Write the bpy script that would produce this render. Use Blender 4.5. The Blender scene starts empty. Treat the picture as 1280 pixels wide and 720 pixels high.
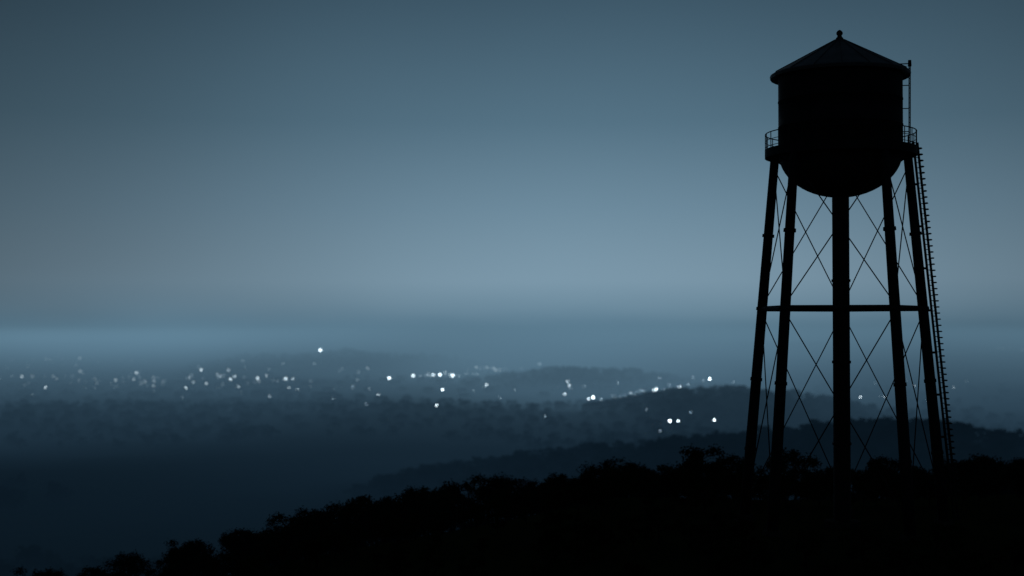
import bpy, bmesh, math, random
import numpy as np
from mathutils import Vector, Matrix, noise
random.seed(7)
S=bpy.context.scene
def lin(c): 
    return tuple(((v/255)/12.92 if v/255<=0.04045 else ((v/255+0.055)/1.055)**2.4) for v in c)+(1,)

# ---------------- materials
def mat_noise(name,c1,c2,scale=1.0,rough=0.9,metal=0.0,bump=0.0,spec=0.3):
    m=bpy.data.materials.new(name); m.use_nodes=True; nt=m.node_tree; b=nt.nodes['Principled BSDF']
    tc=nt.nodes.new('ShaderNodeTexCoord'); n=nt.nodes.new('ShaderNodeTexNoise'); n.inputs['Scale'].default_value=scale; n.inputs['Detail'].default_value=3
    r=nt.nodes.new('ShaderNodeValToRGB'); r.color_ramp.elements[0].color=(*c1,1); r.color_ramp.elements[1].color=(*c2,1)
    r.color_ramp.elements[0].position=.35; r.color_ramp.elements[1].position=.65
    nt.links.new(tc.outputs['Object'],n.inputs['Vector']); nt.links.new(n.outputs['Fac'],r.inputs[0]); nt.links.new(r.outputs[0],b.inputs['Base Color'])
    b.inputs['Roughness'].default_value=rough; b.inputs['Metallic'].default_value=metal
    b.inputs['Specular IOR Level'].default_value=spec
    if bump:
        bp=nt.nodes.new('ShaderNodeBump'); bp.inputs['Strength'].default_value=bump; bp.inputs['Distance'].default_value=.1
        nt.links.new(n.outputs['Fac'],bp.inputs['Height']); nt.links.new(bp.outputs[0],b.inputs['Normal'])
    return m
def mat_diffuse(name,c1,c2,scale):
    m=bpy.data.materials.new(name); m.use_nodes=True; nt=m.node_tree; nt.nodes.clear()
    o=nt.nodes.new('ShaderNodeOutputMaterial'); d=nt.nodes.new('ShaderNodeBsdfDiffuse')
    tc=nt.nodes.new('ShaderNodeTexCoord'); n=nt.nodes.new('ShaderNodeTexNoise'); n.inputs['Scale'].default_value=scale; n.inputs['Detail'].default_value=2
    r=nt.nodes.new('ShaderNodeValToRGB'); r.color_ramp.elements[0].color=(*c1,1); r.color_ramp.elements[1].color=(*c2,1)
    r.color_ramp.elements[0].position=.35; r.color_ramp.elements[1].position=.65
    nt.links.new(tc.outputs['Object'],n.inputs['Vector']); nt.links.new(n.outputs['Fac'],r.inputs[0]); nt.links.new(r.outputs[0],d.inputs[0]); nt.links.new(d.outputs[0],o.inputs[0])
    return m
M_steel=mat_noise('weathered_dark_steel',(.018,.02,.024),(.032,.032,.036),.9,.75,0,.2,.2)
M_roof=mat_noise('roof_sheet_metal',(.055,.06,.068),(.09,.095,.105),.7,.6,0,.15,.3)
M_conc=mat_diffuse('stained_concrete',(.05,.05,.045),(.08,.08,.07),3)
M_grass=mat_diffuse('dark_hill_grass',(.02,.025,.012),(.035,.045,.02),.05)
M_leaf=mat_diffuse('foliage',(.025,.035,.015),(.045,.06,.025),.8)
M_bark=mat_diffuse('bark',(.03,.025,.02),(.05,.04,.03),4)
M_wall=mat_diffuse('town_wall',(.15,.14,.13),(.3,.28,.26),.02)
M_slate=mat_diffuse('town_roof',(.04,.04,.045),(.08,.075,.07),.05)
def emis(name,c,s):
    m=bpy.data.materials.new(name); m.use_nodes=True; nt=m.node_tree; nt.nodes.clear()
    o=nt.nodes.new('ShaderNodeOutputMaterial'); e=nt.nodes.new('ShaderNodeEmission'); e.inputs[0].default_value=(*c,1); e.inputs[1].default_value=s
    nt.links.new(e.outputs[0],o.inputs[0]); m.cycles.emission_sampling='NONE'; return m

# ---------------- helpers
def mk(name,verts,faces,mat,parent=None,smooth=False):
    me=bpy.data.meshes.new(name); me.from_pydata([tuple(v) for v in verts],[],faces); me.update()
    for m in (mat if isinstance(mat,list) else [mat]): me.materials.append(m)
    if smooth: me.polygons.foreach_set('use_smooth',[True]*len(me.polygons))
    o=bpy.data.objects.new(name,me); S.collection.objects.link(o)
    if parent: o.parent=parent
    return o
class B:
    def __init__(s): s.v=[]; s.f=[]
    def tube(s,a,b,r1,r2=None,n=8,cap=True,rot=0):
        a=Vector(a); b=Vector(b); r2=r1 if r2 is None else r2
        d=(b-a).normalized(); u=d.cross(Vector((0,0,1)))
        if u.length<1e-3: u=Vector((1,0,0))
        u.normalize(); w=d.cross(u); k=len(s.v)
        for p,r in((a,r1),(b,r2)):
            for i in range(n):
                t=2*math.pi*i/n+rot; s.v.append(p+u*(r*math.cos(t))+w*(r*math.sin(t)))
        for i in range(n):
            j=(i+1)%n; s.f.append((k+i,k+j,k+n+j,k+n+i))
        if cap: s.f.append(tuple(k+i for i in range(n))[::-1]); s.f.append(tuple(k+n+i for i in range(n)))
    def box(s,c,x,y,z,ux=Vector((1,0,0)),uy=Vector((0,1,0)),uz=Vector((0,0,1))):
        k=len(s.v); c=Vector(c)
        for dz in(-1,1):
            for dx,dy in((-1,-1),(1,-1),(1,1),(-1,1)): s.v.append(c+ux*(dx*x/2)+uy*(dy*y/2)+uz*(dz*z/2))
        for f in((3,2,1,0),(4,5,6,7),(0,1,5,4),(1,2,6,5),(2,3,7,6),(3,0,4,7)): s.f.append(tuple(k+i for i in f))
    def lathe(s,prof,n=64):
        k=len(s.v)
        for r,z in prof:
            for i in range(n):
                t=2*math.pi*i/n; s.v.append(Vector((r*math.cos(t),r*math.sin(t),z)))
        for q in range(len(prof)-1):
            for i in range(n):
                j=(i+1)%n; a=k+q*n; s.f.append((a+i,a+j,a+n+j,a+n+i))
    def torus(s,R,z,r,n=72,m=6):
        k=len(s.v)
        for i in range(n):
            t=2*math.pi*i/n
            for j in range(m):
                p=2*math.pi*j/m; q=R+r*math.cos(p); s.v.append(Vector((q*math.cos(t),q*math.sin(t),z+r*math.sin(p))))
        for i in range(n):
            for j in range(m):
                a=i*m+j; b=i*m+(j+1)%m; c=((i+1)%n)*m+(j+1)%m; d=((i+1)%n)*m+j
                s.f.append((k+a,k+d,k+c,k+b))
    def obj(s,name,mat,parent=None,smooth=False): return mk(name,s.v,s.f,mat,parent,smooth)

# ---------------- camera
CZ=90.0
cam=bpy.data.objects.new('camera',bpy.data.cameras.new('camera')); S.collection.objects.link(cam); S.camera=cam
cam.location=(0,0,CZ); cam.data.lens=50; cam.data.clip_end=60000; cam.data.clip_start=.5
cam.rotation_euler=(math.radians(90)+math.atan(45/1778),0,0)
cam.data.dof.use_dof=True; cam.data.dof.focus_distance=102; cam.data.dof.aperture_fstop=.17

# ---------------- terrain
TX,TY,TZ=24.3,105.0,75.2
HILLS=[(-330,2750,24,260,230,5),(110,2080,17,130,160,3),(215,1330,20,110,110,3),(-330,1280,6,320,200,3),(70,690,20,130,90,2),(230,640,28,150,90,3),
 (-1500,4800,26,500,500,4),(700,4300,30,600,400,4),(1300,3300,22,350,300,4),(-900,8500,35,1500,600,4),(1500,9000,38,1500,600,4)]
def sm(a,b,x):
    t=min(1,max(0,(x-a)/(b-a))); return t*t*(3-2*t)
def H(x,y):
    v=4*noise.noise((x*.004,y*.004,0))+1.5*noise.noise((x*.015,y*.015,3))+2
    for cx,cy,h,rx,ry,p in HILLS:
        q=((x-cx)/rx)**2+((y-cy)/ry)**2
        if q<6: v+=h*math.exp(-q**(p/2))*(1+.35*noise.noise((x*.008,y*.008,9)))
    k=.0012-.0005*sm(20,110,x)
    hill=75.2-.2*max(0,min(10-x,400))-k*max(0,y-95)**2+.0*x
    hill+=(.5*noise.noise((x*.05,y*.05,1)))*sm(8,25,math.hypot(x-TX,y-TY))
    hill-=.0006*max(0,x-140)**2
    if y<-40: hill-=.0006*(y+40)**2
    t=(hill-v)/6
    return v+6*math.log1p(math.exp(t)) if t<40 else hill
def axis(lo,hi,f):
    out=[0.0];s=f
    while out[-1]<hi: out.append(out[-1]+s); s=max(f,abs(out[-1])*.022)
    o2=[0.0];s=f
    while o2[-1]>lo: o2.append(o2[-1]-s); s=max(f,abs(o2[-1])*.022)
    return sorted(set(o2+out))
xs=axis(-26000,26000,3.0); ys=axis(-6000,40000,3.0)
vs=[(x,y,H(x,y)) for y in ys for x in xs]; nx=len(xs)
fs=[(j*nx+i,j*nx+i+1,(j+1)*nx+i+1,(j+1)*nx+i) for j in range(len(ys)-1) for i in range(nx-1)]
mk('ground_terrain',vs,fs,M_grass,smooth=True)

# ---------------- water tower
tower=bpy.data.objects.new('water_tower',None); S.collection.objects.link(tower); tower.location=(TX,TY,TZ)
zr=15.95; zbal=27.75; zbase=0.25
def LR(z): return 5.12+(27.3-z)*.094
ROT=math.radians(-13.0-.8)
ang=[math.radians(a)+ROT for a in (-90-38,-90+37,-90+108,90,-90-108)]
def LP(i,z): 
    r=LR(z); return Vector((r*math.cos(ang[i]),r*math.sin(ang[i]),z))
b=B()
for i in range(5):
    b.tube(LP(i,zbase),LP(i,zr),.42,.38,12); b.tube(LP(i,zr),LP(i,27.6),.38,.33,12)
    for z in (5.3,10.6,zr,21.5):
        b.tube(LP(i,z-.12),LP(i,z+.12),.46,.45,12)
    p=LP(i,27.2); q=Vector((4.45*math.cos(ang[i]),4.45*math.sin(ang[i]),27.2)); b.tube(p,q,.16,.16,6)
b.obj('legs',M_steel,tower,True)
b=B()
for i in range(5):
    p=LP(i,0); b.tube(p+Vector((0,0,-1)),p+Vector((0,0,.3)),1.1,.8,4,rot=math.pi/4)
b.tube((0,0,-1),(0,0,.35),1.3,1.3,24)
b.obj('footings',M_conc,tower)
b=B()
for i in range(5):
    j=(i+1)%5
    b.tube(LP(i,zr),LP(j,zr),.2,n=8)
b.obj('horizontal_struts',M_steel,tower)
b=B()
for i in range(5):
    j=(i+1)%5
    for z0,z1 in((zr+.3,26.6),(1.2,zr-.3)):
        b.tube(LP(i,z0),LP(j,z1),.045,n=5); b.tube(LP(j,z0),LP(i,z1),.045,n=5)
b.obj('cross_bracing',M_steel,tower)
b=B(); b.lathe([(.62,.3),(.62,24.6)],32)
for z in(6,12,18): b.lathe([(.62,z-.1),(.69,z-.1),(.69,z+.1),(.62,z+.1)],32)
b.obj('riser_pipe',M_steel,tower,True)
b=B(); RT=4.5; zt=33.15
prof=[(0.01,24.15)]
for q in range(1,15):
    t=q/14*math.pi/2; prof.append((RT*math.sin(t),27.55-3.4*math.cos(t)))
for z in(29.4,31.3):
    prof+= [(RT,z-.04),(RT+.03,z-.04),(RT+.03,z+.04),(RT,z+.04)]
prof.append((RT,zt)); b.lathe(prof,96); b.obj('tank',M_steel,tower,True)
b=B(); RE=5.08
b.lathe([(RT,zt-.02),(RE-.02,zt-.12),(RE,zt-.12),(RE+.03,zt+.1),(RE-.05,zt+.17),(.35,35.85),(.01,35.9)],32)
for i in range(16):
    t=2*math.pi*(i+.5)/16; c,s_=math.cos(t),math.sin(t)
    b.tube(((RE-.05)*c,(RE-.05)*s_,zt+.19),(.35*c,.35*s_,35.87),.035,n=4)
b.obj('roof',M_roof,tower)
b=B(); b.lathe([(.32,35.8),(.27,36.0),(.18,36.08),(.16,36.2),(.23,36.28),(.24,36.4),(.17,36.52),(.06,36.6),(.01,36.62)],20); b.obj('finial_vent',M_steel,tower,True)
b=B(); RB=5.5
b.lathe([(RT,zbal),(RB,zbal),(RB,zbal-.62),(RB-.1,zbal-.62),(RB-.1,zbal-.2),(RT,zbal-.2)],72)
for i in range(30):
    t=2*math.pi*i/30; c,s_=math.cos(t),math.sin(t)
    b.tube(((RB-.1)*c,(RB-.1)*s_,zbal-.28),(RT*c*.98,RT*s_*.98,zbal-.95),.05,n=4)
b.obj('balcony_deck',M_steel,tower)
b=B()
for i in range(30):
    t=2*math.pi*i/30; c,s_=math.cos(t),math.sin(t)
    b.tube(((RB-.04)*c,(RB-.04)*s_,zbal-.1),((RB-.04)*c,(RB-.04)*s_,zbal+1.15),.035,n=5)
for z in(zbal+1.15,zbal+.62,zbal+.15): b.torus(RB-.04,z,.04 if z>zbal+1 else .025)
b.obj('balcony_railing',M_steel,tower)
def ladder(b,p0,p1,side,w=.5,r=.05,step=.4):
    p0=Vector(p0);p1=Vector(p1); side=Vector(side).normalized()
    b.tube(p0+side*w/2,p1+side*w/2,r,n=5); b.tube(p0-side*w/2,p1-side*w/2,r,n=5)
    L=(p1-p0).length; n=int(L/step)
    for i in range(1,n): 
        q=p0.lerp(p1,i/n); b.tube(q+side*w/2,q-side*w/2,.03,n=4)
b=B()
a2=ang[2]; rd=Vector((math.cos(a2),math.sin(a2),0)); tn=Vector((-math.sin(a2),math.cos(a2),0))
f0=LP(2,.2)+rd*.95; f1=LP(2,28.3)+rd*.68
ladder(b,f0,f1,rd+tn*.5,.42,.1,.38)
for q in range(1,9):
    c=f0.lerp(f1,q/9); l=LP(2,c.z); b.tube(c-rd*.15,l,.09,n=5)
for q in range(5,62):
    c=f0.lerp(f1,q/62); pr=None
    for h in range(9):
        t=math.pi*h/8
        p=c+rd*(.15+.27*math.sin(t))+tn*(.3*math.cos(t))
        if pr is not None: b.tube(pr,p,.05,n=4,cap=False)
        pr=p
b.obj('access_ladder',M_steel,tower)
b=B()
at=math.radians(-13); rd2=Vector((math.cos(at),math.sin(at),0)); tn2=Vector((-math.sin(at),math.cos(at),0))
ladder(b,rd2*4.95+Vector((0,0,zbal)),rd2*5.0+Vector((0,0,33.9)),tn2+rd2*.25,.45,.04,.35)
b.tube(rd2*5.0+Vector((0,0,33.9)),rd2*4.2+Vector((0,0,33.9)),.04,n=5)
b.tube(rd2*5.0+Vector((0,0,33.7)),rd2*5.0+Vector((0,0,34.15)),.14,.12,n=8)
for z in(28.9,30.6,32.3): b.tube(rd2*4.95+Vector((0,0,z)),rd2*4.45+Vector((0,0,z)),.035,n=4)
b.obj('tank_ladder',M_steel,tower)

# ---------------- trees
def tree_mesh(name,seed,nleaf,leaf,low=.28):
    rnd=random.Random(seed); b=B()
    b.tube((0,0,-.08),(0.01,0,.45),.03,.018,6); b.tube((0.01,0,.45),(0,.01,.85),.018,.005,5)
    clumps=[]
    nl=11
    for i in range(nl):
        z=low+(.83-low)*i/nl+rnd.uniform(-.03,.03); t=rnd.uniform(0,6.28); r=rnd.uniform(.16,.36)*(1.15-.75*abs(i/nl-.35))
        e=Vector((r*math.cos(t),r*math.sin(t),z+rnd.uniform(.05,.16))); b.tube((0,0,z-.05),e,.011,.003,4)
        clumps.append((e,rnd.uniform(.09,.17)))
    clumps.append((Vector((rnd.uniform(-.04,.04),rnd.uniform(-.04,.04),.88)),.11)); clumps.append((Vector((0,0,.7)),.17))
    nb=len(b.f)
    for i in range(nleaf):
        c,r=rnd.choice(clumps)
        d=Vector((rnd.gauss(0,1),rnd.gauss(0,1),rnd.gauss(0,.8))); d=d.normalized()*r*rnd.uniform(.3,1.12)
        p=c+d; u=Vector((rnd.gauss(0,1),rnd.gauss(0,1),rnd.gauss(0,1))).normalized(); w=u.orthogonal().normalized()
        s=leaf*rnd.uniform(.6,1.4); k=len(b.v)
        b.v+=[p-u*s,p+w*s*.6,p+u*s,p-w*s*.6]; b.f.append((k,k+1,k+2,k+3))
    me=bpy.data.meshes.new(name); me.from_pydata([tuple(v) for v in b.v],[],b.f); me.materials.append(M_bark); me.materials.append(M_leaf)
    for i,p in enumerate(me.polygons): p.material_index=0 if i<nb else 1
    me.update(); return me
near=[tree_mesh('tree_crown_near',s,2000,.024) for s in range(6)]
far=[tree_mesh('tree_crown_far',20+s,300,.065,.1) for s in range(5)]
wood=bpy.data.objects.new('hillside_woodland',None); S.collection.objects.link(wood)
vwood=bpy.data.objects.new('valley_woodland',None); S.collection.objects.link(vwood)
def plant(me,x,y,h,par,w=1.0):
    o=bpy.data.objects.new('tree',me); S.collection.objects.link(o); o.parent=par
    o.location=(x,y,H(x,y)-.05*h); o.rotation_euler=(0,0,random.uniform(0,6.28)); o.scale=(h*w,h*w,h)
for _ in range(2000):
    y=random.uniform(60,300); x=random.uniform(-.55,.6)*y
    if math.hypot(x-TX,y-TY)<14: continue
    if y<135 and random.random()<.5: continue
    n=.5+.5*noise.noise((x*.03,y*.03,5))
    if y<150: h=random.uniform(1.2,2.6)*(.6+n)
    else: h=random.uniform(2.6,6.0)*(.55+.9*n)
    if math.hypot(x-TX,y-TY)<40 : h=min(h,2.6)
    plant(random.choice(near),x,y,h,wood,random.uniform(1.0,1.5))
for _ in range(4500):
    y=300*(10**random.uniform(0,.95)); x=random.uniform(-.45,.45)*y
    g=noise.noise((x*.004,y*.004,12))
    if g<-.02: continue
    plant(random.choice(far),x,y,random.uniform(5,10),vwood,random.uniform(1.2,2.0))
for (cx,cy,h,rx,ry,p),n in zip(HILLS[:6],(700,350,300,400,400,450)):
    for _ in range(n):
        a=random.uniform(0,6.28); r=math.sqrt(random.random())*1.15
        x=cx+rx*r*math.cos(a); y=cy+ry*r*math.sin(a)
        plant(random.choice(far),x,y,random.uniform(6,9)*(1+.6*noise.noise((x*.02,y*.02,2))),vwood,random.uniform(1.4,2.3))

# ---------------- town
CL=[(-1050,2950,100,20),(-1010,3050,120,12),(-860,2750,110,12),(-700,2050,60,8),(-500,1950,80,26),(-455,1860,60,16),(-560,2250,110,12),(-335,1960,55,14),(-620,2000,100,12),(-330,2350,90,8),(-100,2060,36,16),(-60,2330,50,9),(-25,2400,50,8),
 (105,1360,26,10),(130,1420,30,10),(165,1560,28,11),(195,1680,30,9),(240,1850,40,6),(150,1120,24,4),(310,1400,40,5),(400,1500,50,4),(1480,4200,120,8),(1620,4400,80,8),(-80,1600,120,7),(-200,1750,110,9),(-380,1700,120,10),(520,1750,60,6),(90,1180,50,3),(20,1750,100,8),(-250,1350,120,4)]
rnd=random.Random(11)
hb=B(); rb=B(); poles=B(); L1=B(); L2=B()
def ico(b,p,r):
    k=len(b.v); p=Vector(p)
    b.v+=[p+Vector(q)*r for q in((1,0,0),(-1,0,0),(0,1,0),(0,-1,0),(0,0,1),(0,0,-1))]
    for f in((0,2,4),(2,1,4),(1,3,4),(3,0,4),(2,0,5),(1,2,5),(3,1,5),(0,3,5)): b.f.append(tuple(k+i for i in f))
for cx,cy,sp,n in CL:
    for i in range(n):
        x=rnd.gauss(cx,sp*.8); y=rnd.gauss(cy,sp*1.5); z=H(x,y)+rnd.uniform(10,14)
        br=rnd.random(); r=.34+.95*br**5; r*=y/2000*(1.0 if y<1750 else 1.3)
        ico(L1 if br>.6 else L2,(x,y,z),r)
        poles.tube((x,y,H(x,y)-.5),(x,y,z),.12,.08,5)
    for i in range(int(n*1.3)):
        x=rnd.gauss(cx,sp*1.1); y=rnd.gauss(cy,sp*1.6)+12; z=H(x,y); t=rnd.uniform(0,3.14); ux=Vector((math.cos(t),math.sin(t),0)); uy=Vector((-math.sin(t),math.cos(t),0))
        w,d,h=rnd.uniform(8,14),rnd.uniform(7,10),rnd.uniform(4,7); hb.box((x,y,z+h/2-.5),w,d,h+1,ux,uy)
        k=len(rb.v); c=Vector((x,y,z+h)); e=.5; rr=2.6
        rb.v+=[c-ux*(w/2+e)-uy*(d/2+e),c+ux*(w/2+e)-uy*(d/2+e),c+ux*(w/2+e)+uy*(d/2+e),c-ux*(w/2+e)+uy*(d/2+e),c-ux*(w/2+e)+Vector((0,0,rr)),c+ux*(w/2+e)+Vector((0,0,rr))]
        rb.f+=[(k,k+1,k+5,k+4),(k+2,k+3,k+4,k+5),(k+1,k+2,k+5),(k+3,k,k+4),(k+3,k+2,k+1,k)]
town=bpy.data.objects.new('distant_town',None); S.collection.objects.link(town)
hb.obj('house_walls',M_wall,town); rb.obj('house_roofs',M_slate,town)
lights=bpy.data.objects.new('town_street_lamps',None); S.collection.objects.link(lights)
poles.obj('lamp_posts',M_steel,lights); L1.obj('bright_lamp_heads',emis('lamp_bright',(.78,.93,1.0),46.0),lights); L2.obj('dim_lamp_heads',emis('lamp_dim',(.66,.87,1.0),24),lights)

# ---------------- fog volume over the valley
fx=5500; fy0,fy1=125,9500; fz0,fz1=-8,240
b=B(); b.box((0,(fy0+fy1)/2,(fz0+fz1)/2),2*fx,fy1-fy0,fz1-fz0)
m=bpy.data.materials.new('fog'); m.use_nodes=True; nt=m.node_tree; nt.nodes.clear(); N=nt.nodes.new; Lk=nt.links.new
out=N('ShaderNodeOutputMaterial'); geo=N('ShaderNodeNewGeometry'); sep=N('ShaderNodeSeparateXYZ'); Lk(geo.outputs['Position'],sep.inputs[0])
def math_(op,a,b_=None,clamp=False):
    n=N('ShaderNodeMath'); n.operation=op; n.use_clamp=clamp
    for i,v in enumerate((a,b_)):
        if v is None: continue
        if isinstance(v,(int,float)): n.inputs[i].default_value=v
        else: Lk(v,n.inputs[i])
    return n.outputs[0]
def mr(v,a,b_,c,d,smooth=True):
    n=N('ShaderNodeMapRange'); n.interpolation_type='SMOOTHSTEP' if smooth else 'LINEAR'
    Lk(v,n.inputs[0]); 
    for i,q in enumerate((a,b_,c,d)): n.inputs[i+1].default_value=q
    return n.outputs[0]
hz=math_('EXPONENT',math_('MULTIPLY',sep.outputs[2],-1/31.0))
ramp=mr(sep.outputs[1],300,2200,.15,1.0)
mp=N('ShaderNodeMapping'); mp.inputs['Scale'].default_value=(1/300,1/450,1/60); Lk(geo.outputs['Position'],mp.inputs[0])
nz=N('ShaderNodeTexNoise'); nz.inputs['Scale'].default_value=1; nz.inputs['Detail'].default_value=0; Lk(mp.outputs[0],nz.inputs['Vector'])
pat=mr(nz.outputs['Fac'],.25,.75,.25,2.0)
D=math_('MULTIPLY',math_('MULTIPLY',hz,ramp),math_('MULTIPLY',pat,.0052))
# thin blue hillside mist that begins just behind the tower
D=math_('ADD',D,math_('MULTIPLY',mr(sep.outputs[2],50,88,.0005,0),mr(sep.outputs[1],125,320,0,1)))
ab=N('ShaderNodeVolumeAbsorption'); ab.inputs['Color'].default_value=(0,0,0,1); Lk(D,ab.inputs['Density'])
em=N('ShaderNodeEmission')  # ambient sky light in the fog painted as its own emission, no scattering
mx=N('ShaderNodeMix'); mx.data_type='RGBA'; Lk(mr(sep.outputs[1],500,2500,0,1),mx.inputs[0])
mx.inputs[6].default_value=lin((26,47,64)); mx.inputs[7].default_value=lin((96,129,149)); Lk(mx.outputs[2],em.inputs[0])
Ls=mr(math_('ABSOLUTE',sep.outputs[0]),200,2600,1.0,.5)  # sideways fall-off of the sky glow painted into the fog emission
for cx,cy,rr,k in((-950,2750,380,.6),(-470,1960,260,1.0),(-80,2150,200,.7),(160,1560,190,1.3)):  # street lamp halos painted as extra fog emission around the lamp groups
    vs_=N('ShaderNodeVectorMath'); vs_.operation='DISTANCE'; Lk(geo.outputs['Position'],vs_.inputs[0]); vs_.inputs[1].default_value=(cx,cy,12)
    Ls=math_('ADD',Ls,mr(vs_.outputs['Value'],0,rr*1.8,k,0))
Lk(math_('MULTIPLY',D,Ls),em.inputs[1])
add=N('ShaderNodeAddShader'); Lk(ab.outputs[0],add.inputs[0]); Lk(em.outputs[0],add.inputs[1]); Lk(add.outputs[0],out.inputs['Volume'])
m.cycles.volume_step_rate=.45
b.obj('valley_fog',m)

# ---------------- world
w=bpy.data.worlds.new('World'); S.world=w; w.use_nodes=True; nt=w.node_tree; nt.nodes.clear(); N=nt.nodes.new; Lk=nt.links.new
out=N('ShaderNodeOutputWorld'); bg=N('ShaderNodeBackground'); Lk(bg.outputs[0],out.inputs[0])
tc=N('ShaderNodeTexCoord'); sep=N('ShaderNodeSeparateXYZ'); Lk(tc.outputs['Generated'],sep.inputs[0])
rp=N('ShaderNodeValToRGB'); Lk(mr(sep.outputs[2],-.02,.48,0,1,False),rp.inputs[0])
st=[(-.02,(104,137,155)),(.0,(118,149,168)),(.03,(127,157,176)),(.08,(109,140,160)),(.14,(84,115,134)),(.23,(60,86,103)),(.48,(34,50,62))]
cr=rp.color_ramp
while len(cr.elements)<len(st): cr.elements.new(.5)
for e,(z,c) in zip(cr.elements,st): e.position=(z+.02)/.5; e.color=lin(c)
ax=math_('ADD',sep.outputs[0],-.05); az=math_('MULTIPLY',math_('MULTIPLY',ax,ax),-7.0); gl=math_('EXPONENT',az); glow=math_('ADD',math_('MULTIPLY',gl,.82),.18)
back=mr(sep.outputs[1],-.3,.6,.35,1.0); glow=math_('MULTIPLY',glow,back)
ns=N('ShaderNodeTexNoise'); ns.inputs['Scale'].default_value=2.2; ns.inputs['Detail'].default_value=2; Lk(tc.outputs['Generated'],ns.inputs['Vector'])
glow=math_('MULTIPLY',glow,mr(ns.outputs['Fac'],.2,.8,.92,1.08))
vm=N('ShaderNodeVectorMath'); vm.operation='SCALE'; Lk(rp.outputs[0],vm.inputs[0]); Lk(glow,vm.inputs['Scale'])
sky=N('ShaderNodeTexSky'); sky.sky_type='NISHITA'; sky.sun_disc=False; sky.sun_elevation=math.radians(-4); sky.sun_rotation=math.radians(0)
v2=N('ShaderNodeVectorMath'); v2.operation='SCALE'; Lk(sky.outputs[0],v2.inputs[0]); v2.inputs['Scale'].default_value=.03
v3=N('ShaderNodeVectorMath'); v3.operation='ADD'; Lk(vm.outputs[0],v3.inputs[0]); Lk(v2.outputs[0],v3.inputs[1]); Lk(v3.outputs[0],bg.inputs[0])
sun=bpy.data.objects.new('sun',bpy.data.lights.new('sun','SUN')); S.collection.objects.link(sun); sun.data.energy=.02; sun.data.angle=math.radians(12); sun.data.color=(.8,.9,1)
sun.rotation_euler=(math.radians(-72),0,0)
S.view_settings.view_transform='Standard'; S.view_settings.look='None'; S.view_settings.exposure=0
